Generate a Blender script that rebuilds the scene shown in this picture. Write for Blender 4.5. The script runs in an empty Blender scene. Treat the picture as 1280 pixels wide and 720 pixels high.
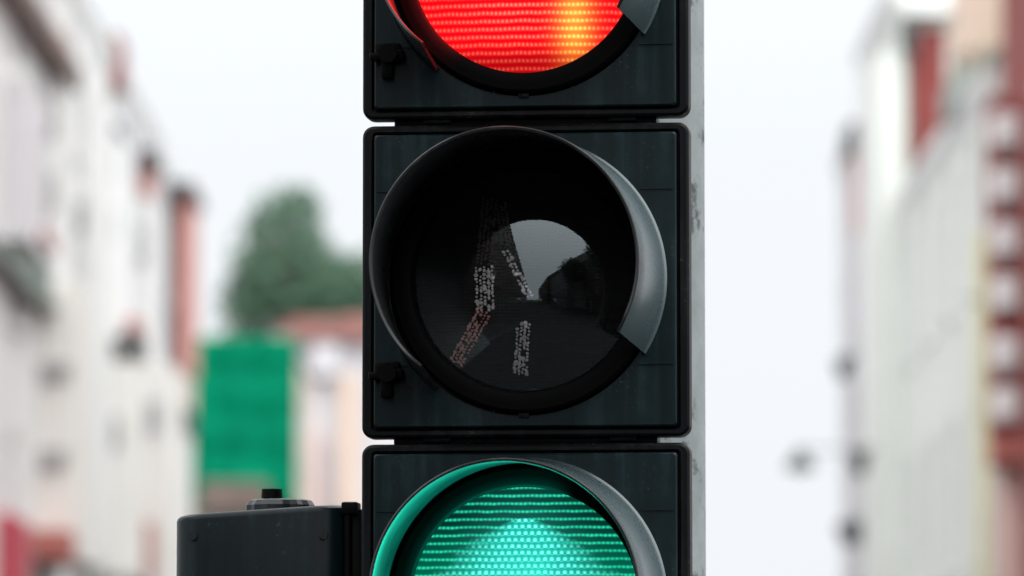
import bpy, bmesh, math, random
from mathutils import Vector, Matrix
random.seed(7)
R = math.radians
PI = math.pi
scene = bpy.context.scene
col = scene.collection

# ------------------------------------------------------------------ camera
F = 6680.0                     # focal length in pixels of a 1280 px wide picture
PITCH = R(5.3)
CAMZ = 1.6
cs, sn = math.cos(PITCH), math.sin(PITCH)
cam = bpy.data.cameras.new('camera')
co = bpy.data.objects.new('camera', cam); col.objects.link(co)
co.location = (0, 0, CAMZ); co.rotation_euler = (R(90) + PITCH, 0, 0)
cam.sensor_width = 36; cam.lens = F / 1280 * 36
cam.clip_start = .1; cam.clip_end = 5000
cam.dof.use_dof = True; cam.dof.focus_distance = 5.03; cam.dof.aperture_fstop = 6.6
cam.dof.aperture_blades = 0
scene.camera = co

def P(px, py, D):              # a measured direction of the photo, taken at ground distance D
    u, v = (px - 640) / F, (360 - py) / F
    y = cs - sn * v
    return Vector((u / y * D, D, CAMZ + (sn + cs * v) / y * D))

# ------------------------------------------------------------------ materials
def nt(name):
    m = bpy.data.materials.new(name); m.use_nodes = True
    t = m.node_tree
    return m, t, t.nodes['Principled BSDF']
def N(t, kind, **kw):
    n = t.nodes.new(kind)
    for k, v in kw.items():
        if k in n.inputs: n.inputs[k].default_value = v
        else: setattr(n, k, v)
    return n
def ramp(t, src, stops):
    n = t.nodes.new('ShaderNodeValToRGB'); t.links.new(src, n.inputs[0])
    e = n.color_ramp.elements
    while len(e) < len(stops): e.new(.5)
    for i, (p, c) in enumerate(stops):
        e[i].position = p; e[i].color = (*c, 1) if len(c) == 3 else c
    return n
def M_(t, op, a, b=None, c=None):
    n = t.nodes.new('ShaderNodeMath'); n.operation = op
    for i, s in enumerate((a, b, c)):
        if s is None: continue
        if isinstance(s, (int, float)): n.inputs[i].default_value = s
        else: t.links.new(s, n.inputs[i])
    return n.outputs[0]

def plain(name, c, rough=.7, var=.15, scale=2.0, bump=.0, metal=0, spec=.5):
    m, t, b = nt(name)
    tc = N(t, 'ShaderNodeTexCoord'); no = N(t, 'ShaderNodeTexNoise', Scale=scale, Detail=6.0)
    t.links.new(tc.outputs['Object'], no.inputs['Vector'])
    lo = tuple(x * (1 - var) for x in c); hi = tuple(min(1, x * (1 + var)) for x in c)
    r = ramp(t, no.outputs[0], [(.3, lo), (.7, hi)])
    t.links.new(r.outputs[0], b.inputs['Base Color'])
    b.inputs['Roughness'].default_value = rough; b.inputs['Metallic'].default_value = metal
    b.inputs['Specular IOR Level'].default_value = spec
    if bump:
        bp = N(t, 'ShaderNodeBump', Strength=bump, Distance=.01)
        t.links.new(no.outputs[0], bp.inputs['Height']); t.links.new(bp.outputs[0], b.inputs['Normal'])
    return m

def brickmat(name, c1, c2, mortar):
    m, t, b = nt(name)
    tc = N(t, 'ShaderNodeTexCoord')
    mp = N(t, 'ShaderNodeMapping'); mp.inputs['Rotation'].default_value = (R(90), 0, 0)
    t.links.new(tc.outputs['Object'], mp.inputs[0])
    sp = N(t, 'ShaderNodeSeparateXYZ'); t.links.new(tc.outputs['Object'], sp.inputs[0])
    cb = N(t, 'ShaderNodeCombineXYZ')
    t.links.new(M_(t, 'ADD', sp.outputs[0], sp.outputs[1]), cb.inputs[0]); t.links.new(sp.outputs[2], cb.inputs[1])
    br = N(t, 'ShaderNodeTexBrick', Scale=1.0)
    br.inputs['Color1'].default_value = (*c1, 1); br.inputs['Color2'].default_value = (*c2, 1)
    br.inputs['Mortar'].default_value = (*mortar, 1); br.inputs['Brick Width'].default_value = .23
    br.inputs['Row Height'].default_value = .075; br.inputs['Mortar Size'].default_value = .008
    t.links.new(cb.outputs[0], br.inputs['Vector'])
    t.links.new(br.outputs[0], b.inputs['Base Color']); b.inputs['Roughness'].default_value = .85
    return m

def plastic(name, c=(.016, .019, .021), rough=.42, spec=.5):
    """weathered black polycarbonate: faint dust, fine scratches, water streaks"""
    m, t, b = nt(name)
    tc = N(t, 'ShaderNodeTexCoord')
    n1 = N(t, 'ShaderNodeTexNoise', Scale=9.0, Detail=8.0, Roughness=.65)
    t.links.new(tc.outputs['Object'], n1.inputs['Vector'])
    mp = N(t, 'ShaderNodeMapping'); mp.inputs['Scale'].default_value = (90, 90, 5)
    t.links.new(tc.outputs['Object'], mp.inputs[0])
    n2 = N(t, 'ShaderNodeTexNoise', Scale=1.0, Detail=5.0); t.links.new(mp.outputs[0], n2.inputs['Vector'])
    n3 = N(t, 'ShaderNodeTexNoise', Scale=900.0, Detail=3.0); t.links.new(tc.outputs['Object'], n3.inputs['Vector'])
    mix = M_(t, 'MULTIPLY', n1.outputs[0], n2.outputs[0])
    r = ramp(t, mix, [(.14, c), (.27, tuple(x * 1.5 for x in c)), (.38, tuple(x * 2.6 + .003 for x in c))])
    n4 = N(t, 'ShaderNodeTexNoise', Scale=260.0, Detail=4.0, Roughness=.7); t.links.new(tc.outputs['Object'], n4.inputs['Vector'])
    sp4 = ramp(t, M_(t, 'MULTIPLY', n4.outputs[0], M_(t, 'MULTIPLY_ADD', n1.outputs[0], .8, .55)), [(.60, (0, 0, 0)), (.72, (1, 1, 1))])
    dm = N(t, 'ShaderNodeMix', data_type='RGBA'); t.links.new(sp4.outputs[0], dm.inputs[0]); t.links.new(r.outputs[0], dm.inputs[6]); dm.inputs[7].default_value = (.045, .045, .04, 1)
    t.links.new(dm.outputs[2], b.inputs['Base Color'])
    b.inputs['Specular IOR Level'].default_value = spec
    rr = M_(t, 'MULTIPLY_ADD', n1.outputs[0], .22, rough - .11)
    t.links.new(rr, b.inputs['Roughness'])
    bp = N(t, 'ShaderNodeBump', Strength=.12, Distance=.0006)
    t.links.new(n3.outputs[0], bp.inputs['Height']); t.links.new(bp.outputs[0], b.inputs['Normal'])
    return m

MT = {}
MT['plastic'] = plastic('black_plastic', (.004, .006, .0075), .36, .3)
MT['panel'] = plastic('panel_plastic', (.0020, .0062, .0076), .34, .14)
MT['plastic_rim'] = plastic('black_plastic_frame', (.0008, .0010, .0014), .40, .12)
MT['visor'] = plastic('visor_plastic', (.008, .0086, .0092), .30, .30)
MT['visor_out'] = plastic('visor_plastic_painted_skylight', (.070, .092, .102), .26, .9)  # outer side lightens towards the right: skylight painted into the colour
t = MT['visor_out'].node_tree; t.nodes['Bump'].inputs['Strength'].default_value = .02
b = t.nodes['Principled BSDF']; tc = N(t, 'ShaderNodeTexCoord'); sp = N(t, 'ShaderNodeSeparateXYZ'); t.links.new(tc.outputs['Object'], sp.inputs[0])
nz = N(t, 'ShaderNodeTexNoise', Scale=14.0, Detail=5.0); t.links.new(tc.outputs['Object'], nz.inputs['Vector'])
sky_tone = ramp(t, M_(t, 'ADD', M_(t, 'MULTIPLY', sp.outputs[0], 8.0), M_(t, 'MULTIPLY_ADD', nz.outputs[0], .3, .0)), [(.05, (.006, .007, .008)), (.75, (.042, .064, .072)), (1.0, (.056, .082, .090))])
t.links.new(sky_tone.outputs[0], b.inputs['Base Color'])
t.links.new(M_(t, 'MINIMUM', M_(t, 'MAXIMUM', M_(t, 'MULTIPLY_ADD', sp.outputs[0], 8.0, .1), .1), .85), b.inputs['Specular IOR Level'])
MT['rubber'] = plain('black_rubber', (.0012, .0012, .0015), .6, .2, 30, spec=.06)
MT['boxp'] = plastic('grey_black_box', (.0018, .0048, .0062), .38, .12)

# painted galvanised pole with scuffs and rust specks
m, t, b = nt('pole_paint')
tc = N(t, 'ShaderNodeTexCoord')
n1 = N(t, 'ShaderNodeTexNoise', Scale=14.0, Detail=10.0, Roughness=.7); t.links.new(tc.outputs['Object'], n1.inputs['Vector'])
n2 = N(t, 'ShaderNodeTexNoise', Scale=19.0, Detail=7.0, Roughness=.68); t.links.new(tc.outputs['Object'], n2.inputs['Vector'])
base = ramp(t, n1.outputs[0], [(.3, (.15, .17, .177)), (.65, (.235, .258, .265))])
scuf = ramp(t, n2.outputs[0], [(.555, (0, 0, 0)), (.62, (1, 1, 1))])
mx = N(t, 'ShaderNodeMix', data_type='RGBA')
t.links.new(scuf.outputs[0], mx.inputs[0]); t.links.new(base.outputs[0], mx.inputs[6]); mx.inputs[7].default_value = (.045, .05, .055, 1)
t.links.new(mx.outputs[2], b.inputs['Base Color']); b.inputs['Roughness'].default_value = .6
bp = N(t, 'ShaderNodeBump', Strength=.4, Distance=.002); t.links.new(n2.outputs[0], bp.inputs['Height']); t.links.new(bp.outputs[0], b.inputs['Normal'])
MT['pole'] = m

LP_ROW, LP_COL = .0075, .0042
def lens_nodes(t, rowp=LP_ROW, colp=LP_COL):
    tc = N(t, 'ShaderNodeTexCoord'); sp = N(t, 'ShaderNodeSeparateXYZ'); t.links.new(tc.outputs['Object'], sp.inputs[0])
    x, z = sp.outputs[0], sp.outputs[2]
    nz = N(t, 'ShaderNodeTexNoise', Scale=60.0, Detail=3.0); t.links.new(tc.outputs['Object'], nz.inputs['Vector'])
    w = M_(t, 'MULTIPLY', M_(t, 'SUBTRACT', nz.outputs[0], .5), .0022)
    zz = M_(t, 'ADD', z, w); xx = M_(t, 'ADD', x, w)
    row = M_(t, 'MULTIPLY_ADD', M_(t, 'SINE', M_(t, 'MULTIPLY', zz, 2 * PI / rowp)), .5, .5)
    idx = M_(t, 'FLOOR', M_(t, 'DIVIDE', zz, rowp))
    xs = M_(t, 'MULTIPLY_ADD', idx, colp * .5, xx)
    dot = M_(t, 'MULTIPLY_ADD', M_(t, 'SINE', M_(t, 'MULTIPLY', xs, 2 * PI / colp)), .5, .5)
    return tc, x, z, row, dot, nz
def gauss(t, x, z, cx, cz, sx, sz):
    a = M_(t, 'POWER', M_(t, 'DIVIDE', M_(t, 'SUBTRACT', x, cx), sx), 2.0)
    c = M_(t, 'POWER', M_(t, 'DIVIDE', M_(t, 'SUBTRACT', z, cz), sz), 2.0)
    # POWER of negatives with even integer exponent is fine
    return M_(t, 'EXPONENT', M_(t, 'MULTIPLY', M_(t, 'ADD', a, c), -1.0))
def mixc(t, f, a, bb):
    n = N(t, 'ShaderNodeMix', data_type='RGBA'); t.links.new(f, n.inputs[0]); n.clamp_factor = True
    for i, s in ((6, a), (7, bb)):
        if isinstance(s, tuple): n.inputs[i].default_value = (*s, 1)
        else: t.links.new(s, n.inputs[i])
    return n.outputs[2]

# red lens: prismatic rows, hot filament image near the right
m, t, b = nt('red_lens')
tc, x, z, row, dot, nz = lens_nodes(t)
rowm = M_(t, 'POWER', row, 2.2); d = M_(t, 'MULTIPLY', rowm, M_(t, 'MULTIPLY_ADD', M_(t, 'POWER', dot, 1.5), .85, .25))
hot = gauss(t, x, z, .048, -.062, .015, .052)
wide = gauss(t, x, z, .0, -.01, .055, .075)
c = mixc(t, d, (1.15, .002, .010), (1.8, .12, .075))
hd = M_(t, 'MULTIPLY', hot, M_(t, 'MULTIPLY_ADD', d, 1.2, .34))
c = mixc(t, hd, c, (2.8, .95, .13))
wd = M_(t, 'MULTIPLY', wide, M_(t, 'MULTIPLY_ADD', d, .7, .0))
c = mixc(t, wd, c, (2.4, .40, .28))
edge = M_(t, 'SMOOTHSTEP', 0, 1, 1) if False else None
low = ramp(t, M_(t, 'MULTIPLY_ADD', z, 10.0, 1.05), [(.10, (.45, .45, .45)), (.30, (1, 1, 1))])
cm = N(t, 'ShaderNodeMix', data_type='RGBA', blend_type='MULTIPLY'); cm.inputs[0].default_value = 1
t.links.new(c, cm.inputs[6]); t.links.new(low.outputs[0], cm.inputs[7])
b.inputs['Base Color'].default_value = (.004, .001, .001, 1); b.inputs['Roughness'].default_value = .4; b.inputs['Specular IOR Level'].default_value = .0
t.links.new(cm.outputs[2], b.inputs['Emission Color']); b.inputs['Emission Strength'].default_value = 1.0
bp = N(t, 'ShaderNodeBump', Strength=.3, Distance=.001); t.links.new(d, bp.inputs['Height']); t.links.new(bp.outputs[0], b.inputs['Normal'])
MT['red'] = m

# green lens: dark top rows, bright fan of prisms widening downwards
m, t, b = nt('green_lens')
tc, x, z, row, dot, nz = lens_nodes(t)
rowm = M_(t, 'POWER', row, 4.0)
d2 = M_(t, 'MULTIPLY', M_(t, 'POWER', row, 1.2), M_(t, 'POWER', dot, 1.4))
# fan: width grows with distance below its apex
apex = .078
dz_ = M_(t, 'MAXIMUM', M_(t, 'SUBTRACT', apex, z), .00002)
k = M_(t, 'DIVIDE', M_(t, 'ABSOLUTE', x), M_(t, 'MULTIPLY', M_(t, 'POWER', dz_, .62), .46))
k = M_(t, 'ADD', k, M_(t, 'MULTIPLY', M_(t, 'GREATER_THAN', z, apex - .0005), 9.0))
k = M_(t, 'ADD', k, M_(t, 'MULTIPLY_ADD', nz.outputs[0], .5, -.25))
fan = M_(t, 'MINIMUM', M_(t, 'MAXIMUM', M_(t, 'MULTIPLY', M_(t, 'SUBTRACT', 1.2, k), 1.35), 0.0), 1.0)
_, _, _, row2, dot2, _ = lens_nodes(t, .0062, .0062)
d2 = M_(t, 'MULTIPLY', M_(t, 'POWER', row2, 1.1), M_(t, 'POWER', dot2, 1.2))
topd = ramp(t, M_(t, 'MULTIPLY', z, 10.0), [(.15, (.0, .15, .085)), (.75, (.0, .022, .014))])
side = M_(t, 'MULTIPLY', M_(t, 'MULTIPLY_ADD', dot, .55, .45), rowm)
side = M_(t, 'MULTIPLY', side, M_(t, 'MULTIPLY_ADD', nz.outputs[0], 1.4, .3))
c = mixc(t, side, topd.outputs[0], (.02, .78, .44))
c2 = mixc(t, d2, (.0, .42, .31), (.30, 1.75, 1.5))
c = mixc(t, fan, c, c2)
core = gauss(t, x, z, 0, -.02, .05, .08)
c = mixc(t, M_(t, 'MULTIPLY', core, .25), c, (.15, 1.3, 1.2))
b.inputs['Base Color'].default_value = (.0, .003, .002, 1); b.inputs['Roughness'].default_value = .4; b.inputs['Specular IOR Level'].default_value = .0
t.links.new(c, b.inputs['Emission Color']); b.inputs['Emission Strength'].default_value = 1.0
bp = N(t, 'ShaderNodeBump', Strength=.3, Distance=.001); t.links.new(d2, bp.inputs['Height']); t.links.new(bp.outputs[0], b.inputs['Normal'])
MT['green'] = m

# unlit lens: dark ribbed inner face
m, t, b = nt('unlit_lens')
tc, x, z, row, dot, nz = lens_nodes(t, .0032, .0032)
b.inputs['Base Color'].default_value = (.006, .006, .007, 1); b.inputs['Roughness'].default_value = .38; b.inputs['Specular IOR Level'].default_value = .05
cc = mixc(t, M_(t, 'MULTIPLY', row, dot), (.0015, .0015, .002), (.005, .0048, .005)); t.links.new(cc, b.inputs['Base Color'])
bp = N(t, 'ShaderNodeBump', Strength=.8, Distance=.0012); t.links.new(M_(t, 'MULTIPLY_ADD', dot, .4, row), bp.inputs['Height']); t.links.new(bp.outputs[0], b.inputs['Normal'])
MT['unlit'] = m
# smooth clear outer cover: thin glass
m = bpy.data.materials.new('clear_cover'); m.use_nodes = True; t = m.node_tree; t.nodes.clear()
out = t.nodes.new('ShaderNodeOutputMaterial'); ms = t.nodes.new('ShaderNodeMixShader'); fr = N(t, 'ShaderNodeFresnel', IOR=1.8)
tr = t.nodes.new('ShaderNodeBsdfTransparent'); tr.inputs[0].default_value = (.95, .95, .95, 1)
gl = N(t, 'ShaderNodeBsdfGlossy', Roughness=.015); gl.inputs[0].default_value = (.84, .95, 1, 1)
tc = N(t, 'ShaderNodeTexCoord'); nz = N(t, 'ShaderNodeTexNoise', Scale=25.0, Detail=4.0); t.links.new(tc.outputs['Object'], nz.inputs['Vector'])
bp = N(t, 'ShaderNodeBump', Strength=.015, Distance=.002); t.links.new(nz.outputs[0], bp.inputs['Height'])
t.links.new(bp.outputs[0], gl.inputs['Normal'])
t.links.new(fr.outputs[0], ms.inputs[0]); t.links.new(tr.outputs[0], ms.inputs[1]); t.links.new(gl.outputs[0], ms.inputs[2]); t.links.new(ms.outputs[0], out.inputs[0])
MT['cover'] = m
MT['bead'] = plain('bright_glint', (.92, .87, .89), .42, .05, 200, metal=.6)  # bead tones imitate glints in the unlit lens
MT['bead_dim'] = plain('dull_glint', (.055, .04, .037), .5, .2, 200)
MT['bead_red'] = plain('coppery_glint', (.85, .42, .38), .42, .1, 200, metal=.6)

# town
MT['white'] = plain('white_render', (.69, .69, .685), .85, .06, .6)
MT['cream'] = plain('cream_render', (.71, .695, .665), .85, .06, .6)
MT['lav'] = plain('pale_lilac_render', (.61, .595, .62), .85, .05, .6)
MT['mint'] = plain('pale_mint_render', (.70, .72, .685), .85, .05, .6)
MT['pink'] = plain('pink_render', (.66, .46, .42), .85, .1, .6)
MT['beige'] = plain('beige_render', (0.554, 0.462, 0.403), .85, .1, .6)
MT['peach'] = plain('peach_render', (0.714, 0.554, 0.454), .85, .05, .6)
MT['trim'] = plain('white_stone_trim', (.76, .76, .76), .8, .04, 1)
MT['yellow'] = plain('pale_yellow_trim', (.66, .61, .34), .8, .06, 1)
MT['brick'] = brickmat('red_brick', (.27, .036, .034), (.21, .03, .028), (.22, .09, .08))
MT['terra'] = brickmat('terracotta_brick', (.55, .22, .19), (.48, .19, .165), (.55, .35, .31))
MT['darkb'] = brickmat('sooty_brick', (.05, .03, .028), (.04, .027, .025), (.055, .05, .045))
MT['slate'] = plain('dark_slate', (.10, .10, .11), .7, .3, 3, .3)
MT['tile'] = plain('red_clay_tiles', (.30, .14, .125), .8, .3, 3, .3)
MT['iron'] = plain('dark_iron', (.05, .055, .055), .5, .2, 5)
MT['greyg'] = plain('grey_green_lead', (.28, .33, .30), .6, .1, 2)
MT['crimson'] = plain('crimson_canvas', (.45, .04, .07), .8, .1, 2)
MT['rust'] = plain('rust_red_canvas', (.38, .12, .10), .8, .1, 2)
MT['net'] = plain('green_netting', (.0, .34, .185), .8, .22, .9, .5, spec=.1)
MT['trunk'] = plain('bark', (.10, .075, .055), .9, .3, 4, .5)
MT['ledge'] = plain('weathered_brown_stone', (.17, .125, .11), .85, .15, 2)
MT['shade'] = plain('grey_window_blind', (.33, .33, .33), .5, .2, 3)
MT['door'] = plain('painted_door', (.10, .12, .11), .5, .1, 2)
m, t, b = nt('window_glass'); b.inputs['Base Color'].default_value = (.16, .18, .20, 1); b.inputs['Roughness'].default_value = .08
tc = N(t, 'ShaderNodeTexCoord'); nz = N(t, 'ShaderNodeTexNoise', Scale=2.0); t.links.new(tc.outputs['Object'], nz.inputs['Vector'])
r = ramp(t, nz.outputs[0], [(.4, (.08, .09, .10)), (.6, (.35, .36, .37))]); t.links.new(r.outputs[0], b.inputs['Base Color'])
MT['glass'] = m
m, t, b = nt('leaves'); b.inputs['Roughness'].default_value = .6
oi = N(t, 'ShaderNodeNewGeometry'); r = ramp(t, oi.outputs['Random Per Island'], [(0, (.028, .080, .048)), (1, (.075, .16, .09))])
t.links.new(r.outputs[0], b.inputs['Base Color']); b.inputs['Subsurface Weight'].default_value = 0
MT['leaf'] = m
MT['asphalt'] = plain('asphalt', (.03, .03, .032), .9, .2, 8, .3, spec=.05)
MT['paving'] = plain('paving', (.035, .035, .036), .9, .15, 3, .3, spec=.05)
MT['paint'] = plain('road_paint', (.75, .75, .73), .7, .1, 6)
MT['earth'] = plain('earth', (.035, .037, .03), .95, .3, .2, spec=.05)
MT['kerb'] = plain('kerb_stone', (.07, .07, .07), .85, .1, 4, spec=.05)
MT['lampw'] = plain('frosted_lamp_bowl', (.55, .57, .58), .3, .05, 4)

# ------------------------------------------------------------------ helpers
def obj(name, bm, mat, parent=None, smooth=False, loc=(0, 0, 0)):
    me = bpy.data.meshes.new(name); bmesh.ops.recalc_face_normals(bm, faces=bm.faces)
    bm.to_mesh(me); bm.free()
    for p in me.polygons: p.use_smooth = smooth
    me.materials.append(MT[mat] if isinstance(mat, str) else mat)
    o = bpy.data.objects.new(name, me); col.objects.link(o); o.parent = parent; o.location = loc
    if smooth:
        me.set_sharp_from_angle(angle=R(35))
    return o
def tag(o, label=None, cat=None, group=None, kind=None):
    if label: o['label'] = label
    if cat: o['category'] = cat
    if group: o['group'] = group
    if kind: o['kind'] = kind
    return o
def empty(name, loc, rz=0):
    o = bpy.data.objects.new(name, None); col.objects.link(o); o.location = loc; o.rotation_euler = (0, 0, rz); o.empty_display_size = .2
    return o
def box(bm, x0, x1, y0, y1, z0, z1, bev=0, seg=2):
    r = bmesh.ops.create_cube(bm, size=1)
    vs = r['verts']
    for v in vs:
        v.co = Vector(((x0 + x1) / 2 + v.co.x * (x1 - x0), (y0 + y1) / 2 + v.co.y * (y1 - y0), (z0 + z1) / 2 + v.co.z * (z1 - z0)))
    if bev:
        es = list({e for v in vs for e in v.link_edges})
        bmesh.ops.bevel(bm, geom=es, offset=bev, segments=seg, affect='EDGES', profile=.5)
def cyl(bm, c, axis, r0, r1, h, n=32):
    """cylinder / cone starting at c along axis vector"""
    ax = Vector(axis).normalized()
    rot = ax.to_track_quat('Z', 'Y').to_matrix().to_4x4()
    mtx = Matrix.Translation(Vector(c) + ax * h / 2) @ rot
    bmesh.ops.create_cone(bm, cap_ends=True, segments=n, radius1=r0, radius2=r1, depth=h, matrix=mtx)
def rrect(w, h, r, n=6):
    pts = []
    for cx, cz, a0 in ((w / 2 - r, h / 2 - r, 0), (-w / 2 + r, h / 2 - r, 90), (-w / 2 + r, -h / 2 + r, 180), (w / 2 - r, -h / 2 + r, 270)):
        for i in range(n + 1):
            a = R(a0 + 90 * i / n); pts.append((cx + r * math.cos(a), cz + r * math.sin(a)))
    return pts
def loft(bm, rings, cap0=True, cap1=True, closed=False):
    """rings: lists of 3D points of the same length, joined one after the other"""
    vr = [[bm.verts.new(p) for p in ring] for ring in rings]
    n = len(vr[0])
    pairs = list(zip(vr, vr[1:])) + ([(vr[-1], vr[0])] if closed else [])
    for a, c in pairs:
        for i in range(n):
            j = (i + 1) % n
            bm.faces.new((a[i], a[j], c[j], c[i]))
    if cap0 and not closed: bm.faces.new(vr[0])
    if cap1 and not closed: bm.faces.new(list(reversed(vr[-1])))
def lathe_y(bm, prof, n=96, closed=False):
    """profile of (radius, y) turned round the y axis"""
    rings = [[(r * math.cos(2 * PI * i / n), y, r * math.sin(2 * PI * i / n)) for i in range(n)] for r, y in prof]
    loft(bm, rings, False, False, closed)

# ------------------------------------------------------------------ traffic light
DIST = 5.06
MM = .31 / 409                  # metres per photo pixel at the head
centre = Vector((16.5 * MM, DIST * cs, CAMZ + DIST * sn + 10 * MM))
YAW = R(-6.1)
LX, LY = -.087, -.19            # head centre in the pole's frame
ca, sa = math.cos(YAW), math.sin(YAW)
root = empty('traffic_light', (centre.x - (LX * ca - LY * sa), centre.y - (LX * sa + LY * ca), 0), YAW)
tag(root, 'black three-section traffic light on a pale grey pole, red and green lenses lit', 'traffic light')
ZC = centre.z
PITCHZ = .3040

pb = bmesh.new(); cyl(pb, (0, 0, 0), (0, 0, 1), .070, .070, 3.1, 64)
pole = obj('pole', pb, 'pole', root, True)
pb = bmesh.new(); cyl(pb, (0, 0, 3.1), (0, 0, 1), .073, .073, .02, 48); cyl(pb, (0, 0, 3.12), (0, 0, 1), .073, .03, .03, 48)
obj('pole_cap', pb, 'plastic', root, True)
pb = bmesh.new(); cyl(pb, (0, 0, 0), (0, 0, 1), .12, .12, .02, 48); cyl(pb, (0, 0, .02), (0, 0, 1), .085, .085, .25, 48)
obj('base_collar', pb, 'pole', root, True)
for zz in (ZC + .45, ZC - .45):
    pb = bmesh.new(); cyl(pb, (0, 0, zz - .02), (0, 0, 1), .076, .076, .04, 48)
    box(pb, -.12, -.02, -.10, .0, zz - .018, zz + .018, .003)
    obj('bracket', pb, 'plastic_rim', root, True)

def section_housing():
    bm = bmesh.new()
    W, H = .3125, .2985
    # front frame with a rounded lip, then a tapering back shell; y = 0 is the frame's face
    def ring(w, h, r, y): return [(px, y, pz) for px, pz in rrect(w, h, r)]
    loft(bm, [ring(W - .021, H - .016, .004, .010), ring(W - .021, H - .016, .004, .0015), ring(W - .018, H - .013, .004, 0),
              ring(W - .006, H - .006, .008, 0), ring(W - .0015, H - .0015, .010, .0018), ring(W, H, .011, .006), ring(W, H, .011, .022),
              ring(W - .008, H - .006, .010, .024), ring(W - .030, H - .010, .02, .05), ring(W - .09, H - .03, .04, .115), ring(W - .14, H - .06, .045, .120)], True, True)
    # lugs that couple the sections
    for sx in (-.085, .092):
        box(bm, sx - .013, sx + .013, .006, .03, -H / 2 - .0035, -H / 2 + .004, .001)
    box(bm, -.127, .124, .014, .05, -H / 2 - .0052, -H / 2 + .003, .001)
    return bm
def door_panel():
    bm = bmesh.new()
    W, H = .2880, .2790
    n = 7
    outer = lambda w, h, r, y: [(px, y, pz) for px, pz in rrect(w, h, r, n)]
    N_ = len(outer(W, H, .005, 0))
    def circ(r, y):
        pts = []
        base = outer(W, H, .005, 0)
        for px, _, pz in base:
            a = math.atan2(pz, px); pts.append((r * math.cos(a), y, r * math.sin(a)))
        return pts
    # insert extra points along the straight sides so the hole is round
    def dense(w, h, r, y, m=14):
        p = [(a, b) for a, b in rrect(w, h, r, n)]; q = []
        for i, (a, b) in enumerate(p):
            c, d = p[(i + 1) % len(p)]
            q.append((a, y, b))
            if math.hypot(c - a, d - b) > .05:
                for k in range(1, m * 2): q.append((a + (c - a) * k / (m * 2), y, b + (d - b) * k / (m * 2)))
        return q
    def hole(r, y): return [(r * math.cos(math.atan2(pz, px)), y, r * math.sin(math.atan2(pz, px))) for px, _, pz in dense(W, H, .003, 0)]
    loft(bm, [dense(W, H, .003, .009), dense(W, H, .003, -.0025), dense(W - .003, H - .003, .003, -.004), hole(.1292, -.004), hole(.1292, .02)], False, False)
    # moulded witness lines beside the visor
    for s in (-1, 1):
        for zz, w in ((.0855, .030), (-.0805, .032)):
            x0, x1 = sorted((s * .1405, s * (.1405 - w)))
            box(bm, x0, x1, -.0056, -.003, zz - .0007, zz + .0007)
    box(bm, -.006, .004, -.0065, -.003, -.131, -.125, .001)
    for sx in (-.03, .045):
        box(bm, sx, sx + .0012, -.0050, -.003, -.1385, -.120)
    return bm
def lens_ring():
    bm = bmesh.new()
    lathe_y(bm, [(.1075, .012), (.1075, -.010), (.1085, -.0125), (.1105, -.0135), (.1185, -.013), (.1240, -.0125), (.1262, -.010), (.1268, -.004), (.1268, .012)], closed=True)
    return bm
VL = .190
def visor():
    """tunnel visor, open below, wall 2.6 mm thick with a rolled front lip"""
    bm = bmesh.new(); n = 120
    a0, a1 = R(-32), R(231)
    prof = [(.1350, -.0035), (.1355, -.010), (.1335, -.012), (.1300, -.07), (.1262, -.14), (.1236, -VL + .004), (.1240, -VL + .001), (.1230, -VL),
            (.1210, -VL + .0008), (.1206, -VL + .005), (.1234, -.14), (.1272, -.07), (.1300, -.012), (.1300, -.0035)]
    cols = []
    for i in range(n + 1):
        f = i / n; a = a0 + (a1 - a0) * f
        e = min(f, 1 - f) * (a1 - a0)       # angle from the cut edge
        cut = min(1, (e / R(9)))             # the cut leans back a little and rounds at the tip
        ln = .955 + .045 * math.sin(cut * PI / 2)
        cols.append([bm.verts.new((r * math.cos(a), y * ln if y < -.02 else y, r * math.sin(a))) for r, y in prof])
    m = len(prof)
    for i, (c0, c1) in enumerate(zip(cols, cols[1:])):
        for j in range(m):
            k = (j + 1) % m
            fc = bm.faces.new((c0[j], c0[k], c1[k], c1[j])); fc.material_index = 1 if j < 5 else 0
    bm.faces.new(cols[0]); bm.faces.new(list(reversed(cols[-1])))
    return bm
def dome(R0=.447, rad=.1079, y0=-.004, n=96, m=24):
    bm = bmesh.new()
    sag = R0 - math.sqrt(R0 * R0 - rad * rad)
    prof = []
    for i in range(m + 1):
        r = rad * (1 - i / m)
        prof.append((max(r, .0004), y0 - (sag - (R0 - math.sqrt(max(0, R0 * R0 - r * r))))))
    rings = [[(r * math.cos(2 * PI * i / n), y, r * math.sin(2 * PI * i / n)) for i in range(n)] for r, y in prof]
    loft(bm, rings, False, True)
    return bm
def latch():
    bm = bmesh.new()
    box(bm, -.012, .012, -.016, -.004, -.006, .013, .002)
    cyl(bm, (0.001, -.004, .002), (0, -1, 0), .010, .009, .020, 20)
    box(bm, -.017, -.006, -.020, -.006, -.004, .003, .0015)
    box(bm, .004, .0155, -.021, -.007, -.003, .006, .0015)
    box(bm, -.006, .005, -.018, -.004, -.021, .0, .002)
    return bm

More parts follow.
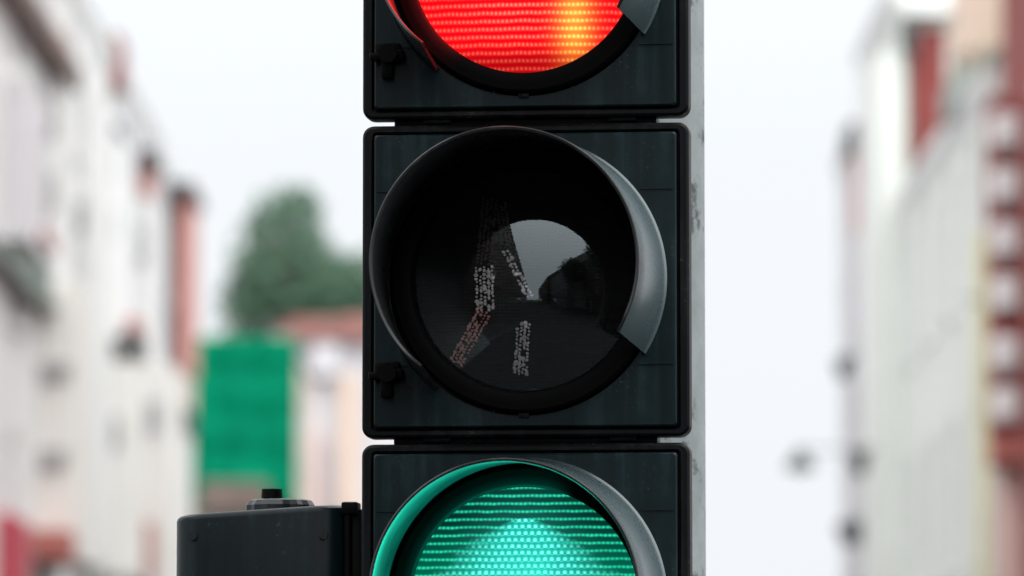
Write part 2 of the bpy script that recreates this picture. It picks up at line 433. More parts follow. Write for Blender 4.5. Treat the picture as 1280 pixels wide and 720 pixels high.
def section(k, lensmat, lbl):
    z = ZC + k * PITCHZ
    s = obj('signal_section', section_housing(), 'plastic_rim', root, True, (LX, LY, z)); s['label'] = lbl
    obj('door_panel', door_panel(), 'panel', s, True)
    obj('lens_ring', lens_ring(), 'rubber', s, True)
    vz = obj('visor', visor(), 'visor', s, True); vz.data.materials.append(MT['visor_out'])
    if k == 1: vz.rotation_euler = (R(2.0), 0, 0)
    obj('latch', latch(), 'rubber', s, True, (-.130, 0, -.0905))
    l = obj('lens', dome() if lensmat != 'unlit' else dome(.6, .1079, .004), lensmat, s, True)
    return s, l
s1, l1 = section(1, 'red', 'red lit section'); s2, l2 = section(0, 'unlit', 'unlit middle section with sky reflected in its lens'); s3, l3 = section(-1, 'green', 'green lit section')
l1['label'] = 'glowing red lens'; l2['label'] = 'dark unlit lens'; l3['label'] = 'glowing green lens'
for sec, c_, e_ in ((l1, (1, .03, .035), .80), (l3, (.01, 1, .66), .32)):
    bl_ = bpy.data.lights.new('visor_fill', 'SPOT'); bl_.spot_size = R(158); bl_.spot_blend = .3; bl_.energy = e_ * 30; bl_.color = c_; bl_.shadow_soft_size = 0  # spot added before each lit lens to brighten the visor's inner wall
    bo = bpy.data.objects.new('visor_fill', bl_); col.objects.link(bo); bo.parent = sec; bo.location = (.03, -.034, -.01); bo.rotation_euler = Vector((-.80, -.42, .42)).to_track_quat('-Z', 'Y').to_euler()
obj('lens_cover', dome(.447, .1077, -.004), 'cover', s2, True)

# beads added behind the unlit cover, their colours standing in for glints
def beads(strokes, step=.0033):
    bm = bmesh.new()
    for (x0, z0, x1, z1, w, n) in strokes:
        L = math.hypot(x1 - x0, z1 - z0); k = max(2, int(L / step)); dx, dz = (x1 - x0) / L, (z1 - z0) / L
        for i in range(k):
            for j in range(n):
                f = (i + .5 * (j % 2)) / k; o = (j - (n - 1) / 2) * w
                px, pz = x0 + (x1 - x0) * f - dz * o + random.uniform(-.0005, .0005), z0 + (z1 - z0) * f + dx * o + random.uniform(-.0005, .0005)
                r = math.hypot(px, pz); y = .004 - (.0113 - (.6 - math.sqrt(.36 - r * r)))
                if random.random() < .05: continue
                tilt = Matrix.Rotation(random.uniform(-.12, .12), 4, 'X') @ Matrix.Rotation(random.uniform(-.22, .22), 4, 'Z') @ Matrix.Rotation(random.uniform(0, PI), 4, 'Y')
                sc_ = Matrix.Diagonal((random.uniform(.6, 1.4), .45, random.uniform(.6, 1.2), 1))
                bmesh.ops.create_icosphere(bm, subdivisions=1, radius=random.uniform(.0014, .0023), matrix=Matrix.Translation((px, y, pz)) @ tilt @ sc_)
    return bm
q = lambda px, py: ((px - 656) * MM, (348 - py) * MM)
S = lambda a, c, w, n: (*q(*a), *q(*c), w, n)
obj('glint_beads', beads([S((605, 332), (607, 388), .0038, 5), S((632, 312), (664, 372), .0040, 2), S((655, 402), (650, 468), .0036, 4)]), 'bead', s2)['kind'] = 'stuff'
obj('glint_beads', beads([S((612, 246), (604, 330), .0040, 4), S((626, 254), (634, 306), .0040, 3)]), 'bead_dim', s2)['kind'] = 'stuff'
obj('glint_beads', beads([S((606, 388), (568, 452), .0038, 4)]), 'bead_red', s2)['kind'] = 'stuff'

# ------------------------------------------------------------------ side signal box
def HB(px, py, y):              # photo pixel to the head frame, at local depth y
    c = centre
    return None
bx = empty('signal_box', (root.location.x, root.location.y, ZC - .60), YAW)
tag(bx, 'dark grey signal box with a ribbed round cap, fixed left of the green section', 'signal box')
x0, x1 = LX + (222 - 656.5) * MM - .013, LX + (441 - 656.5) * MM - .013
ztop = .60 + (350 - 626) * MM * 1.0
bm = bmesh.new()
def bring(y, ins, zin, r):
    w = (x1 - x0) - 2 * ins
    return None
# rounded body, top falls slightly to the left, left edge chamfered
n = 10
yb0, yb1 = -.16, .02
def boxring(z, ins):
    p = rrect((x1 - x0) - 2 * ins, (yb1 - yb0) - 2 * ins, .028, 6)
    out = []
    for a, c in p:
        X = (x0 + x1) / 2 + a; Y = (yb0 + yb1) / 2 + c
        drop = .010 * (x1 - X) / (x1 - x0) if z > 0 else 0
        out.append((X, Y, z - drop))
    return out
loft(bm, [boxring(ztop - .32, .006), boxring(ztop - .314, 0), boxring(ztop - .006, 0), boxring(ztop - .003, .0008), boxring(ztop - .001, .003), boxring(ztop, .006)])
obj('body', bm, 'boxp', bx, True)
bm = bmesh.new(); box(bm, x1 + .0005, x1 + .0150, yb0 + .012, yb1, ztop - .316, ztop - .004, .003); box(bm, x1 - .004, x1 + .012, yb0 + .006, yb0 + .03, ztop - .010, ztop + .002, .002)
cyl(bm, (x1 + .002, yb0 + .012, ztop - .31), (0, 0, 1), .004, .004, .30, 16)
obj('edge_rim', bm, 'rubber', bx, True)
capx = LX + (341.5 - 656.5) * MM - .013; capy = (yb0 + yb1) / 2
bm = bmesh.new()
nn = 28; rings = []
for zz, rr in ((ztop - .008, .034), (ztop + .003, .034), (ztop + .0075, .031), (ztop + .0085, .028)):
    rings.append([(capx + rr * (1 - .05 * (i % 2)) * math.cos(2 * PI * i / nn), capy + rr * (1 - .05 * (i % 2)) * math.sin(2 * PI * i / nn), zz) for i in range(nn)])
loft(bm, rings)
cap = obj('cap', bm, 'plastic', bx)
bm = bmesh.new(); cyl(bm, (capx - .008, capy, ztop + .005), (0, 0, 1), .0085, .0085, .006, 24); cyl(bm, (capx - .008, capy, ztop + .0105), (0, 0, 1), .0105, .010, .0085, 24)
obj('knob', bm, 'rubber', cap, True)
for fx in (.12, .88):
    for fz in (.030, .29):
        bm = bmesh.new(); cyl(bm, (x0 + (x1 - x0) * fx, yb0 - .0015, ztop - fz), (0, 1, 0), .0042, .0042, .004, 20)
        obj('screw', bm, 'plastic', bx, True)
bm = bmesh.new(); box(bm, x1 + .01, -.05, -.02, .02, ztop - .20, ztop - .16, .003); obj('bracket', bm, 'plastic_rim', bx)

# ------------------------------------------------------------------ houses
def blk(parent, name, mat, px0, px1, py0, py1, D, dy, bev=.02):
    a, c = P(px0, py1, D), P(px1, py0, D)
    L = parent.location
    bm = bmesh.new(); box(bm, a.x - L.x, c.x - L.x, D - L.y, D + dy - L.y, a.z - L.z, c.z - L.z, bev, 1)
    return obj(name, bm, mat, parent)

def window_mesh(s, w, h, tm='trim'):
    bm = bmesh.new(); f = .07
    def fb(y0, y1, z0, z1, t0=.02, t1=.10): box(bm, *sorted((s * t0, s * t1)), y0, y1, z0, z1)
    fb(0, f, 0, h); fb(w - f, w, 0, h); fb(f, w - f, 0, f); fb(f, w - f, h - f, h)
    fb(w / 2 - .03, w / 2 + .03, f, h - f, .03, .09); fb(f, w / 2 - .03, h * .62, h * .62 + .06, .03, .09); fb(w / 2 + .03, w - f, h * .62, h * .62 + .06, .03, .09)
    me = bpy.data.meshes.new('window'); bmesh.ops.recalc_face_normals(bm, faces=bm.faces); bm.to_mesh(me); bm.free(); me.materials.append(MT[tm])
    bm = bmesh.new(); box(bm, *sorted((s * .055, s * .075)), f * .6, w - f * .6, f * .6, h - f * .6)
    mg = bpy.data.meshes.new('pane'); bmesh.ops.recalc_face_normals(bm, faces=bm.faces); bm.to_mesh(mg); bm.free(); mg.materials.append(MT['glass'])
    bm = bmesh.new(); box(bm, *sorted((-s * .09, s * .02)), -.08, w + .08, -.10, -.003)
    mi = bpy.data.meshes.new('sill'); bmesh.ops.recalc_face_normals(bm, faces=bm.faces); bm.to_mesh(mi); bm.free(); mi.materials.append(MT[tm])
    return me, mg, mi

def house(name, label, s, x, D0, D1, H, mat, roofmat='slate', floors=4, bays=3, roofh=2.6, depth=9, cornice=.12, group='terraced houses along the street', rz=0, loc=None, trim='trim', door=True, chim=(.8,), corn_mat=None, shop=True):
    root = empty(name, loc or (x, D0, 0), rz); tag(root, label, 'house', group)
    Ln = D1 - D0
    fh = H / floors; ww, wh = min(1.25, Ln / bays * .42), fh * .58
    wins = []
    ys = [0, Ln]; zs = [0, H]
    for f in range(floors):
        if f == 0 and door: continue
        for k in range(bays):
            yc = Ln * (k + .5) / bays; wins.append((yc - ww / 2, fh * f + fh * .24))
    yl = sorted(set([0, Ln] + [round(w[0], 4) for w in wins] + [round(w[0] + ww, 4) for w in wins]))
    zl = sorted(set([0, H] + [round(w[1], 4) for w in wins] + [round(w[1] + wh, 4) for w in wins]))
    bm = bmesh.new(); keys = {(round(w[0], 4), round(w[1], 4)) for w in wins}
    def quad(*p): bm.faces.new([bm.verts.new(q_) for q_ in p])
    rc = s * .16
    for i in range(len(yl) - 1):
        for j in range(len(zl) - 1):
            y0, y1, z0, z1 = yl[i], yl[i + 1], zl[j], zl[j + 1]
            if (y0, z0) in keys:
                quad((0, y0, z0), (0, y1, z0), (rc, y1, z0), (rc, y0, z0)); quad((0, y0, z1), (0, y1, z1), (rc, y1, z1), (rc, y0, z1))
                quad((0, y0, z0), (0, y0, z1), (rc, y0, z1), (rc, y0, z0)); quad((0, y1, z0), (0, y1, z1), (rc, y1, z1), (rc, y1, z0))
                quad((rc, y0, z0), (rc, y1, z0), (rc, y1, z1), (rc, y0, z1))
            else: quad((0, y0, z0), (0, y1, z0), (0, y1, z1), (0, y0, z1))
    X = s * depth
    quad((0, 0, 0), (X, 0, 0), (X, 0, H), (0, 0, H)); quad((0, Ln, 0), (X, Ln, 0), (X, Ln, H), (0, Ln, H)); quad((X, 0, 0), (X, Ln, 0), (X, Ln, H), (X, 0, H)); quad((0, 0, H), (X, 0, H), (X, Ln, H), (0, Ln, H))
    # gable ends
    xm = X / 2
    for yy in (0, Ln): bm.faces.new([bm.verts.new(q_) for q_ in ((0, yy, H), (X, yy, H), (xm, yy, H + roofh))])
    bmesh.ops.remove_doubles(bm, verts=bm.verts, dist=.0005)
    obj('wall', bm, mat, root)
    me, mg, mi = window_mesh(s, ww, wh, 'darkb' if trim == 'darkb' else 'trim')
    for (y, z) in wins:
        w = bpy.data.objects.new('window', me); col.objects.link(w); w.parent = root; w.location = (0, y, z)
        p = bpy.data.objects.new('pane', mg); col.objects.link(p); p.parent = w
        p = bpy.data.objects.new('sill', mi); col.objects.link(p); p.parent = w
    # roof
    bm = bmesh.new(); o = .25; th = .16
    o = .02; prof = [(-s * o, H + .03), (xm, H + roofh + .12), (X + s * o, H + .03), (X + s * o, H + .03 + th), (xm, H + roofh + .12 + th * 1.2), (-s * o, H + .03 + th)]
    loft(bm, [[(a, -.02 + .02, c) for a, c in prof], [(a, Ln, c) for a, c in prof]])
    rf = obj('roof', bm, roofmat, root)
    for c in chim:
        bm = bmesh.new(); yy = Ln * c; box(bm, xm - .9, xm + .9, yy - .35, yy + .35, H + roofh * .5, H + roofh + 1.2); box(bm, xm - .98, xm + .98, yy - .43, yy + .43, H + roofh + 1.2, H + roofh + 1.35)
        for q_ in (-.5, 0, .5): cyl(bm, (xm + q_, yy, H + roofh + 1.35), (0, 0, 1), .13, .10, .4, 12)
        obj('chimney', bm, 'terra', rf)
    if cornice:
        bm = bmesh.new()
        for (a, z0, z1) in ((cornice, H - .16, H - .003), (cornice * .65, H - .30, H - .163), (cornice * .3, H - .48, H - .303)):
            box(bm, *sorted((0.002 * s, -s * a)), .002, Ln - .002, z0, z1)
        obj('cornice', bm, corn_mat or trim, root)
    bm = bmesh.new(); box(bm, *sorted((-.002 * s, -s * .10)), .003, Ln - .003, fh * .98, fh * 1.06); obj('string_course', bm, trim, root)
    if door:
        yc = Ln * .25; bm = bmesh.new()
        box(bm, *sorted((-s * .01, -s * .06)), yc - .5, yc + .5, .12, 2.3)
        for (a, c) in ((.3, 1.05), (1.25, 2.1)): box(bm, *sorted((-s * .06, -s * .075)), yc - .38, yc + .38, a, c)
        d = obj('door', bm, 'door', root)
        bm = bmesh.new(); cyl(bm, (-s * .075, yc + .4, 1.15), (-s, 0, 0), .03, .03, .05, 12); obj('handle', bm, 'iron', d)
        if shop:
            y0, y1 = Ln * .42, Ln * .92
            bm = bmesh.new()
            for (a, c, e, g) in ((y0, y0 + .1, .5, 2.6), (y1 - .1, y1, .5, 2.6), (y0 + .1, y1 - .1, .5, .6), (y0 + .1, y1 - .1, 2.5, 2.6), ((y0 + y1) / 2 - .04, (y0 + y1) / 2 + .04, .6, 2.5)):
                box(bm, *sorted((-s * .003, -s * .08)), a, c, e, g)
            w = obj('shop_window', bm, 'door', root)
            bm = bmesh.new(); box(bm, *sorted((-s * .01, -s * .04)), y0 + .1, y1 - .1, .6, 2.5); obj('pane', bm, 'glass', w)
    return root

WL, WR = -6.75, 6.75
def balcony(h, px0, px1, py0, py1, D, dy, mt='iron'):
    b_ = blk(h, 'balcony', mt, px0, px1, py1 - 7, py1, D, dy)
    a, c = P(px0, py1, D), P(px1, py0, D); L = h.location
    bm = bmesh.new()
    zt, zb = c.z - L.z, P(px0, py1 - 7, D).z - L.z
    xa, xb, y0, y1 = a.x - L.x, c.x - L.x, D - L.y, D + dy - L.y
    for (yy) in (y0, y1 - .05):
        box(bm, xa, xb, yy, yy + .05, zt - .06, zt)
        k = int((xb - xa) / .09) + 1
        for i in range(k + 1):
            xx = xa + .02 + (xb - xa - .04) * i / k; box(bm, xx - .015, xx + .015, yy + .01, yy + .04, zb, zt - .06)
    box(bm, xb - .05, xb, y0 + .05, y1 - .05, zt - .06, zt)
    k = int((y1 - y0) / .12)
    for i in range(1, k):
        yy = y0 + (y1 - y0) * i / k; box(bm, xb - .04, xb - .01, yy - .015, yy + .015, zb, zt - .06)
    r = obj('railing', bm, mt, b_); r.parent = b_
    return b_

hA = house('terraced_house', 'white rendered house nearest on the left side of the street', -1, WL, 50, 79.5, 13.9, 'white', 'slate', 4, 6, corn_mat='trim')
blk(hA, 'bay', 'lav', -40, 36, 96, 300, 70, 3)
blk(hA, 'parapet', 'terra', 52, 78, 40, 92, 77.5, 1.8)
blk(hA, 'bay', 'white', 50, 74, 92, 700, 77, 2.2)
balcony(hA, -30, 34, 300, 352, 70.5, 4, 'greyg')
blk(hA, 'flower_box', 'rust', 18, 56, 283, 299, 72, 2)
blk(hA, 'lower_bay', 'cream', 22, 100, 352, 700, 76, 3)
blk(hA, 'awning', 'crimson', -40, 12, 640, 900, 70, 3)
blk(hA, 'awning', 'rust', 19, 88, 662, 698, 75, 3.5)
bm = bmesh.new(); box(bm, .0, .32, 12.5, 29.3, 11.9, 12.25, .03); obj('eave_ledge', bm, 'ledge', hA)
bm = bmesh.new(); box(bm, .0, .26, 12.5, 29.3, 8.3, 8.45, .03); obj('lower_ledge', bm, 'greyg', hA)
hB = house('terraced_house', 'white house with a dark brick chimney stump, second on the left', -1, WL, 79.5, 91, 13.9, 'white', 'slate', 4, 3, corn_mat='trim')
blk(hB, 'bay', 'white', 82, 118, 110, 700, 82, 4)
blk(hB, 'parapet', 'brick', 129, 150, 42, 104, 89.0, 1.6)
blk(hB, 'bay', 'trim', 120, 150, 150, 420, 88, 2.5)
blk(hB, 'eave_bracket', 'slate', 122, 148, 150, 166, 87.6, 2.5)
balcony(hB, 124, 174, 412, 440, 88.5, 2.3)
blk(hB, 'flower_box', 'terra', 158, 174, 396, 414, 89, 1.5)
blk(hB, 'lower_bay', 'cream', 112, 166, 452, 720, 87, 3)
hC = house('terraced_house', 'white house with a small red parapet pier, third on the left', -1, WL, 91, 101, 13.9, 'lav', 'slate', 4, 3, corn_mat='trim')
blk(hC, 'parapet', 'terra', 167, 186, 200, 246, 96, 2)
blk(hC, 'eave_bracket', 'slate', 168, 194, 186, 199, 95.5, 2.4)
blk(hC, 'bay', 'white', 163, 190, 246, 450, 96, 2.6)
blk(hC, 'lower_bay', 'cream', 166, 212, 452, 880, 95.6, 4)
blk(hC, 'awning', 'rust', 165, 186, 650, 720, 94, 1.4)
hD = house('terraced_house', 'pale house with a tall terracotta corner bay, last on the left before the green netting', -1, WL, 101, 108.6, 13.6, 'lav', 'slate', 4, 3, corn_mat='trim')
blk(hD, 'bay', 'terra', 221, 237, 242, 462, 104, 3)
blk(hD, 'eave_bracket', 'slate', 212, 242, 226, 241, 103.6, 3.6)
blk(hD, 'bay', 'beige', 208, 232, 462, 510, 104, 3)
balcony(hD, 210, 234, 508, 532, 103.6, 3)
blk(hD, 'lower_bay', 'cream', 206, 229, 533, 900, 104, 3)

for hh, a_ in ((hA, (52, 72, 128, 170, 76.9)), (hA, (52, 72, 215, 262, 76.9)), (hA, (34, 88, 452, 474, 75.9)), (hB, (126, 144, 186, 226, 87.9)), (hB, (126, 144, 262, 300, 87.9)),
              (hB, (118, 150, 520, 560, 86.9)), (hC, (168, 184, 282, 330, 95.9)), (hC, (172, 200, 500, 540, 95.5)), (hB, (88, 108, 250, 290, 81.9)), (hA, (36, 84, 560, 585, 75.9))):
    blk(hh, 'bay_pane', 'shade', *a_, .08)
# netted gable, pink house, beyond the junction
a, c = P(150, 980, 125), P(373, 420, 125)
hN = house('house_under_repair', 'house behind the street wrapped in bright green netting', -1, c.x, 125, 134, c.z - .6, 'beige', 'slate', 4, 3, roofh=.3, cornice=0, group='houses at the far end of the street', chim=())
bm = bmesh.new(); L = hN.location
x0_, x1_, z0_, z1_ = P(230, 0, 124.4).x - L.x, P(374, 0, 124.4).x - L.x, P(0, 628, 124.4).z, P(0, 421, 124.4).z
nx, nz_ = 26, 36; grid = []
for j in range(nz_ + 1):
    row_ = []
    for i in range(nx + 1):
        f, g = i / nx, j / nz_
        sag = .55 * max(0, (f - .1)) * (1 - g) if True else 0
        row_.append(bm.verts.new((x0_ + (x1_ - x0_) * f, 124.35 - L.y + .05 * math.sin(f * 19 + g * 3) + .03 * math.sin(g * 26), z0_ - sag * 1.4 + (z1_ - z0_ + sag * 1.4) * g)))
    grid.append(row_)
for j in range(nz_):
    for i in range(nx): bm.faces.new((grid[j][i], grid[j][i + 1], grid[j + 1][i + 1], grid[j + 1][i]))
ret = bmesh.ops.solidify(bm, geom=bm.faces[:], thickness=.02)
net = obj('netting', bm, 'net', None, True, hN.location)
tag(net, 'bright green debris netting hanging over the house front', 'netting')
sc = empty('scaffold', (L.x, 124.6, 0)); tag(sc, 'steel tube scaffold carrying the green netting', 'scaffold')
for i in range(3):
    xx = x0_ - 1 + i * (x1_ - x0_ + 1) / 2 - .03
    bm = bmesh.new(); cyl(bm, (xx, -.05, 0), (0, 0, 1), .03, .03, z1_ + .0, 12); obj('upright', bm, 'iron', sc)
for i in range(6):
    bm = bmesh.new(); cyl(bm, (x0_ - 1, .02, 2 + i * 1.95), (1, 0, 0), .03, .03, x1_ - x0_ + 1, 12); obj('ledger', bm, 'iron', sc)
blk(hN, 'canopy', 'ledge', 250, 334, 602, 640, 123.4, .8)
blk(hN, 'pier', 'rust', 340, 372, 641, 900, 124.8, .2)

e = P(340, 418, 140)
hP = house('end_house', 'pale lilac house with a red clay tile roof beyond the green netting', 1, P(345, 0, 140).x, 140, 150, e.z, 'lav', 'tile', 4, 2, roofh=.3, depth=5.6, cornice=0, group='houses at the far end of the street', chim=())
blk(hP, 'roof_slope', 'tile', 360, 600, 398, 424, 139.6, 4)
blk(hP, 'pier', 'pink', 374, 398, 540, 800, 139.5, .4)
blk(hP, 'pier', 'peach', 424, 446, 470, 900, 139.5, .4)
blk(hP, 'window_bay', 'lav', 390, 424, 430, 470, 139.6, .3)

# right side
h1 = house('brick_house', 'red brick house with white stone quoins, nearest on the right', 1, 6.93, 50, 75, 16.5, 'brick', 'slate', 5, 2)
pier = blk(h1, 'corner_pier', 'brick', 1241, 1300, 120, 552, 72.6, .8)
for yy in (162, 230, 298, 366, 440, 505):
    q_ = blk(h1, 'quoin', 'trim', 1241, 1274, yy - 21, yy + 22, 72.3, .32, .05)
blk(h1, 'ledge', 'rust', 1243, 1300, 545, 580, 72, 1)
blk(h1, 'lower_wall', 'pink', 1254, 1330, 582, 930, 72.5, 1)
h2 = house('terraced_house', 'pale mint rendered house with a low eave, second on the right', 1, WR, 75.4, 92, 11.7, 'mint', 'greyg', 3, 4, roofh=3.2, corn_mat='trim', chim=())
blk(h2, 'corner_strip', 'yellow', 1228, 1240, 290, 960, 76, .5)
blk(h2, 'turret', 'peach', 1204, 1262, -60, 84, 78.5, 2.5, .3)
blk(h2, 'turret_base', 'greyg', 1196, 1250, 84, 128, 78.2, 3)
h3 = house('terraced_house', 'tall cream house with a red brick side wall, third on the right', 1, WR - .05, 92, 102, 15.6, 'mint', 'slate', 5, 3, roofh=1.5, chim=())
blk(h3, 'side_wall', 'brick', 1140, 1182, 34, 300, 91.8, .15)
blk(h3, 'parapet_coping', 'trim', 1132, 1215, -4, 18, 91.6, 1.0)
blk(h3, 'gutter', 'iron', 1128, 1148, 20, 62, 91.4, .5)
blk(h3, 'corner_pilaster', 'mint', 1102, 1130, 66, 900, 91.6, 1.0)
blk(h3, 'corner_pilaster', 'trim', 1082, 1098, 76, 900, 99, 1.2)
h4 = house('terraced_house', 'lilac white house with a thin red corner strip, last on the right', 1, WR + .1, 102, 111, 14.6, 'lav', 'slate', 4, 3, roofh=1.2, chim=())
blk(h4, 'corner_pilaster', 'terra', 1069, 1083, 182, 292, 103.5, 1)
blk(h4, 'eave_bracket', 'slate', 1061, 1082, 152, 182, 103, 2.4)
blk(h4, 'corner_pilaster', 'lav', 1061, 1083, 292, 900, 103.5, 1)

# wall lanterns and the hanging street lamp
def lantern(px, py, D, wpx, hpx, label, armto):
    p = P(px, py, D); w = wpx * D / F * .72; h = hpx * D / F
    r = empty('wall_lantern', (p.x, p.y, p.z - h / 2)); tag(r, label, 'lantern', 'lanterns on the right-hand houses')
    bm = bmesh.new(); cyl(bm, (0, 0, 0), (0, 0, 1), w * .6, w, h * .7, 6); obj('lantern_body', bm, 'iron', r)
    bm = bmesh.new(); cyl(bm, (0, 0, h * .7), (0, 0, 1), w * 1.15, w * .2, h * .3, 6); obj('lantern_roof', bm, 'iron', r)
    bm = bmesh.new(); cyl(bm, (0, 0, h * .95), (1, 0, 0), .03, .03, max(.1, armto - p.x), 8); obj('arm', bm, 'iron', r)
lantern(1054, 459, 100.5, 17, 30, 'topmost dark lantern on the last right-hand house', WR)
lantern(1074, 577, 98, 19, 34, 'middle dark lantern, beside the cream pilaster', WR)
lantern(1064, 664, 100, 30, 32, 'lowest and widest dark lantern near the lower right', WR)
p = P(1000, 577, 100); r = empty('street_lamp', (p.x, p.y, p.z)); tag(r, 'small dark street lamp hanging over the street on a thin arm', 'street lamp')
bm = bmesh.new(); cyl(bm, (0, 0, -.14), (0, 0, 1), .30, .14, .28, 24); cyl(bm, (0, 0, .10), (0, 0, 1), .05, .05, .15, 12); obj('lamp_shade', bm, 'iron', r, True)
bm = bmesh.new(); cyl(bm, (0, 0, -.2), (0, 0, 1), .12, .2, .08, 24); obj('lamp_bowl', bm, 'lampw', r, True)
bm = bmesh.new(); cyl(bm, (0, 0, .22), (1, 0, 0), .02, .02, WR - p.x, 8); obj('arm', bm, 'iron', r)

# ------------------------------------------------------------------ trees
def tree(loc, h, cr, label, nleaf=9000, blobs=None, ls=.3, group=None):
    r = empty('leafy_tree', loc); tag(r, label, 'tree', group)
    bm = bmesh.new(); base = h - cr * 1.9
    def limb(p0, p1, r0, r1):
        d = Vector(p1) - Vector(p0); cyl(bm, p0, d, r0, r1, d.length, 10)
    limb((0, 0, 0), (0, 0, base), h * .022, h * .016); limb((0, 0, base - .05), (.2, 0, h - cr * .5), h * .016, h * .004)
    for i in range(9):
        a = i * 2.4; z = base + i * cr * .13; limb((0, 0, z), (math.cos(a) * cr * .75, math.sin(a) * cr * .75, z + cr * .6), h * .008, h * .002)
    obj('trunk', bm, 'trunk', r)
    if blobs is None:
        blobs = []
        for i in range(26):
            a = random.uniform(0, 2 * PI); zz = random.uniform(-.9, .95); rr = cr * math.sqrt(max(.05, 1 - zz * zz)) * random.uniform(.45, .8)
            blobs.append((rr * math.cos(a), rr * math.sin(a), h - cr + zz * cr * .85, cr * random.uniform(.22, .38)))
    vs, fs = [], []
    tot = sum(b_[3] ** 2 for b_ in blobs)
    for bx_, by_, bz_, br_ in blobs:
        for _ in range(int(nleaf * br_ ** 2 / tot)):
            d = Vector((random.gauss(0, 1), random.gauss(0, 1), random.gauss(0, 1))).normalized() * br_ * random.uniform(.5, 1.3)
            c_ = Vector((bx_, by_, bz_)) + d
            u = Vector((random.gauss(0, 1), random.gauss(0, 1), random.gauss(0, 1))).normalized(); v = u.orthogonal().normalized()
            s_ = ls * random.uniform(.5, 1.1); i0 = len(vs)
            vs += [c_ - u * s_, c_ + v * s_ * .5, c_ + u * s_, c_ - v * s_ * .5]; fs.append((i0, i0 + 1, i0 + 2, i0 + 3))
    me = bpy.data.meshes.new('crown'); me.from_pydata([tuple(v) for v in vs], [], fs); me.materials.append(MT['leaf'])
    o = bpy.data.objects.new('crown', me); col.objects.link(o); o.parent = r
    return r
# the tree over the pink house: crown lobes set where the photo shows them, given their own depth
TD = 155
tb = P(395, 980, TD)
bl = []
for px, py, rp in ((372, 262, 24), (345, 268, 26), (322, 284, 15), (310, 330, 18), (336, 320, 38), (368, 315, 40), (392, 345, 36), (350, 365, 44), (305, 365, 26), (300, 395, 24), (412, 375, 34), (435, 378, 30), (385, 395, 40), (340, 405, 40), (455, 385, 34), (480, 360, 40), (430, 410, 40), (392, 300, 16), (378, 246, 12), (425, 338, 24), (448, 352, 26), (398, 262, 9), (356, 250, 10), (300, 352, 14)):
    for dy in (-1.2, 1.3):
        q_ = P(px + random.uniform(-5, 5), py + random.uniform(-4, 4), TD); bl.append((q_.x - tb.x, dy * random.uniform(.3, 1.4), q_.z, rp * TD / F))
tree((tb.x, TD, 0), P(0, 240, TD).z, 4.0, 'tall dark green tree rising above the green netting and red roof', 8500, bl, .16)

# ------------------------------------------------------------------ behind the photographer (seen mirrored in the dark lens)
hx, hy = centre.x, centre.y
ax = Vector((math.sin(R(-10)), -math.cos(R(-10)), 0)); lf = Vector((-math.cos(R(-10)), -math.sin(R(-10)), 0))  # lf: towards -x
rz = math.atan2(ax.y, ax.x) - R(90)        # local +Y runs along ax
def back_house(off, d0, d1, H, mat, label, s):
    # local +X of the rotated frame: (cos rz, sin rz)
    p = Vector((hx, hy, 0)) + ax * d0 + lf * off
    return house('terraced_house', label, s, 0, 0, d1 - d0, H, mat, 'slate', 4, 4, loc=(p.x, p.y, 0), rz=rz, group='houses behind the photographer', trim='darkb')
X_ = Vector((math.cos(rz), math.sin(rz), 0))
sL = 1 if X_.dot(lf) > 0 else -1
for off, d0, d1, H_, mat_, lb, sg in (
    (3.7, 20, 42, 14, 'darkb', 'tall sooty brick house behind the camera nearest on the lamp side', 1),
    (3.6, 42, 80, 13.5, 'darkb', 'long sooty brick house behind the camera further down the street', 1),
    (3.4, 80, 200, 13, 'slate', 'slate hung row behind the camera at the far end of the lamp side', 1),
    (-8.6, 26, 48, 8.5, 'darkb', 'low sooty brick house behind the camera across the road', -1),
    (-7.6, 48, 90, 10, 'slate', 'slate hung house behind the camera across the road', -1),
    (-6.4, 90, 200, 11, 'darkb', 'sooty row behind the camera at the far end across the road', -1)):
    back_house(off, d0, d1, H_, mat_, lb, sg * sL)
p = Vector((hx, hy, 0)) + ax * 202 - lf * 12
house('terraced_house', 'wide sooty house behind the camera closing the street', sL, 0, 0, 24, 15, 'darkb', 'slate', 4, 4, loc=(p.x, p.y, 0), rz=rz + R(90) * sL, group='houses behind the photographer', trim='darkb')
for i, (d, off, h_, cr) in enumerate(((24, -8.0, 9.5, 2.2), (36, -6.6, 9.0, 2.2))):
    p = Vector((hx, hy, 0)) + ax * d + lf * off
    tree((p.x, p.y, 0), h_, cr, ['street tree behind the camera, the nearer of two', 'street tree behind the camera, the farther of two'][i], 2500, None, .2, 'street trees behind the camera')

# ------------------------------------------------------------------ ground
def sheet(name, x0, x1, y0, y1, z, mat, t=0):
    bm = bmesh.new()
    if t: box(bm, x0, x1, y0, y1, z - t, z)
    else: bm.faces.new([bm.verts.new(v) for v in ((x0, y0, z), (x1, y0, z), (x1, y1, z), (x0, y1, z))])
    return tag(obj(name, bm, mat), kind='structure')
sheet('ground', -1500, 1500, -1500, 1500, -.13, 'earth')
sheet('road', -4.2, 4.2, -90, 400, -.125, 'asphalt')
sheet('pavement', -60, -4.35, -90, 400, .0, 'paving', .12)
sheet('pavement', 4.35, 60, -90, 400, .0, 'paving', .12)
sheet('kerb', -4.35, -4.2, -90, 400, .0, 'kerb', .12)
sheet('kerb', 4.2, 4.35, -90, 400, .0, 'kerb', .12)
bm = bmesh.new()
for i in range(60):
    y = 12 + i * 6; bm.faces.new([bm.verts.new(v) for v in ((-.06, y, -.121), (.06, y, -.121), (.06, y + 3, -.121), (-.06, y + 3, -.121))])
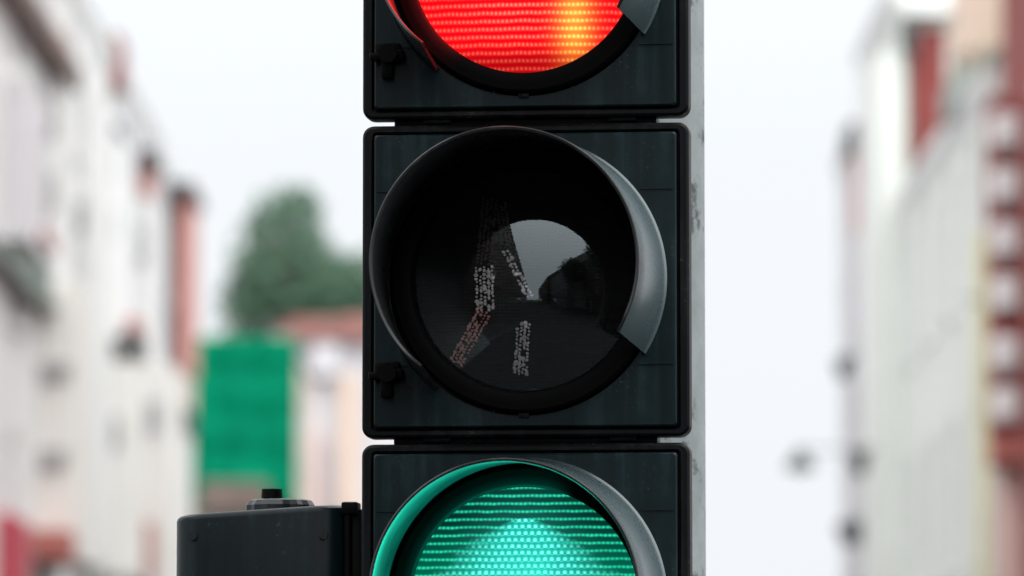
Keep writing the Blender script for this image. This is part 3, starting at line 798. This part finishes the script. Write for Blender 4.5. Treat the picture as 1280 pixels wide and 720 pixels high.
for i in range(8):
    x = -3.9 + i; bm.faces.new([bm.verts.new(v) for v in ((x, 6.5, -.121), (x + .5, 6.5, -.121), (x + .5, 9.5, -.121), (x, 9.5, -.121))])
tag(obj('road_marking', bm, 'paint'), kind='structure')
# the light stands on a small kerbed island
bm = bmesh.new(); box(bm, root.location.x - .6, root.location.x + .6, root.location.y - 1.2, root.location.y + 1.2, -.12, 0, .03)
tag(obj('traffic_island', bm, 'kerb'), kind='structure')

# ------------------------------------------------------------------ light
w = bpy.data.worlds.new('World'); scene.world = w; w.use_nodes = True; t = w.node_tree
bg = t.nodes['Background']
SUN_EL, SUN_AZ = R(52), R(145)   # azimuth clockwise from +Y
sky = N(t, 'ShaderNodeTexSky', sky_type='NISHITA'); sky.sun_disc = False; sky.sun_elevation = SUN_EL; sky.sun_rotation = SUN_AZ
sky.air_density = 1; sky.dust_density = 3
tc = N(t, 'ShaderNodeTexCoord'); sp = N(t, 'ShaderNodeSeparateXYZ'); t.links.new(tc.outputs['Generated'], sp.inputs[0])
gr = ramp(t, sp.outputs[2], [(0.0, (.46, .475, .50)), (.12, (.475, .49, .505)), (.45, (.78, .80, .81)), (1.0, (1, 1, 1))])
# brighter cloud towards the hidden sun
sd = Vector((math.sin(SUN_AZ) * math.cos(SUN_EL), math.cos(SUN_AZ) * math.cos(SUN_EL), math.sin(SUN_EL)))
dp = N(t, 'ShaderNodeVectorMath', operation='DOT_PRODUCT'); t.links.new(tc.outputs['Generated'], dp.inputs[0]); dp.inputs[1].default_value = sd
glow = ramp(t, M_(t, 'MULTIPLY_ADD', dp.outputs['Value'], .5, .5), [(.45, (.95, .95, .95)), (1.0, (2.0, 2.0, 1.98))])
glow.color_ramp.elements[1].color = (1.0, 1.0, .99, 1); glow.color_ramp.elements[0].color = (.47, .47, .47, 1)
nz = N(t, 'ShaderNodeTexNoise', Scale=2.2, Detail=5.0); t.links.new(tc.outputs['Generated'], nz.inputs['Vector'])
cl = M_(t, 'MULTIPLY_ADD', nz.outputs[0], .16, .92)
v1 = N(t, 'ShaderNodeVectorMath', operation='MULTIPLY'); t.links.new(gr.outputs[0], v1.inputs[0]); t.links.new(glow.outputs[0], v1.inputs[1])
v2 = N(t, 'ShaderNodeVectorMath', operation='SCALE'); t.links.new(v1.outputs[0], v2.inputs[0]); t.links.new(M_(t, 'MULTIPLY', cl, 45.5), v2.inputs['Scale'])
mx = N(t, 'ShaderNodeMix', data_type='RGBA'); mx.inputs[0].default_value = .9
t.links.new(sky.outputs[0], mx.inputs[6]); t.links.new(v2.outputs[0], mx.inputs[7]); t.links.new(mx.outputs[2], bg.inputs[0])
bg.inputs[1].default_value = .10
sl = bpy.data.lights.new('sun', 'SUN'); sl.energy = .8; sl.angle = R(18); sl.color = (1, .97, .93)
so = bpy.data.objects.new('sun', sl); col.objects.link(so)
so.rotation_euler = (-sd).to_track_quat('-Z', 'Y').to_euler()

scene.render.engine = 'CYCLES'
vs_ = scene.view_settings
vs_.view_transform = 'Standard'; vs_.look = 'None'; vs_.exposure = 0; vs_.gamma = 1; vs_.use_curve_mapping = False
scene.cycles.max_bounces = 8; scene.cycles.transparent_max_bounces = 8
scene.cycles.sample_clamp_indirect = 10
scene.render.resolution_x = 1024; scene.render.resolution_y = 576
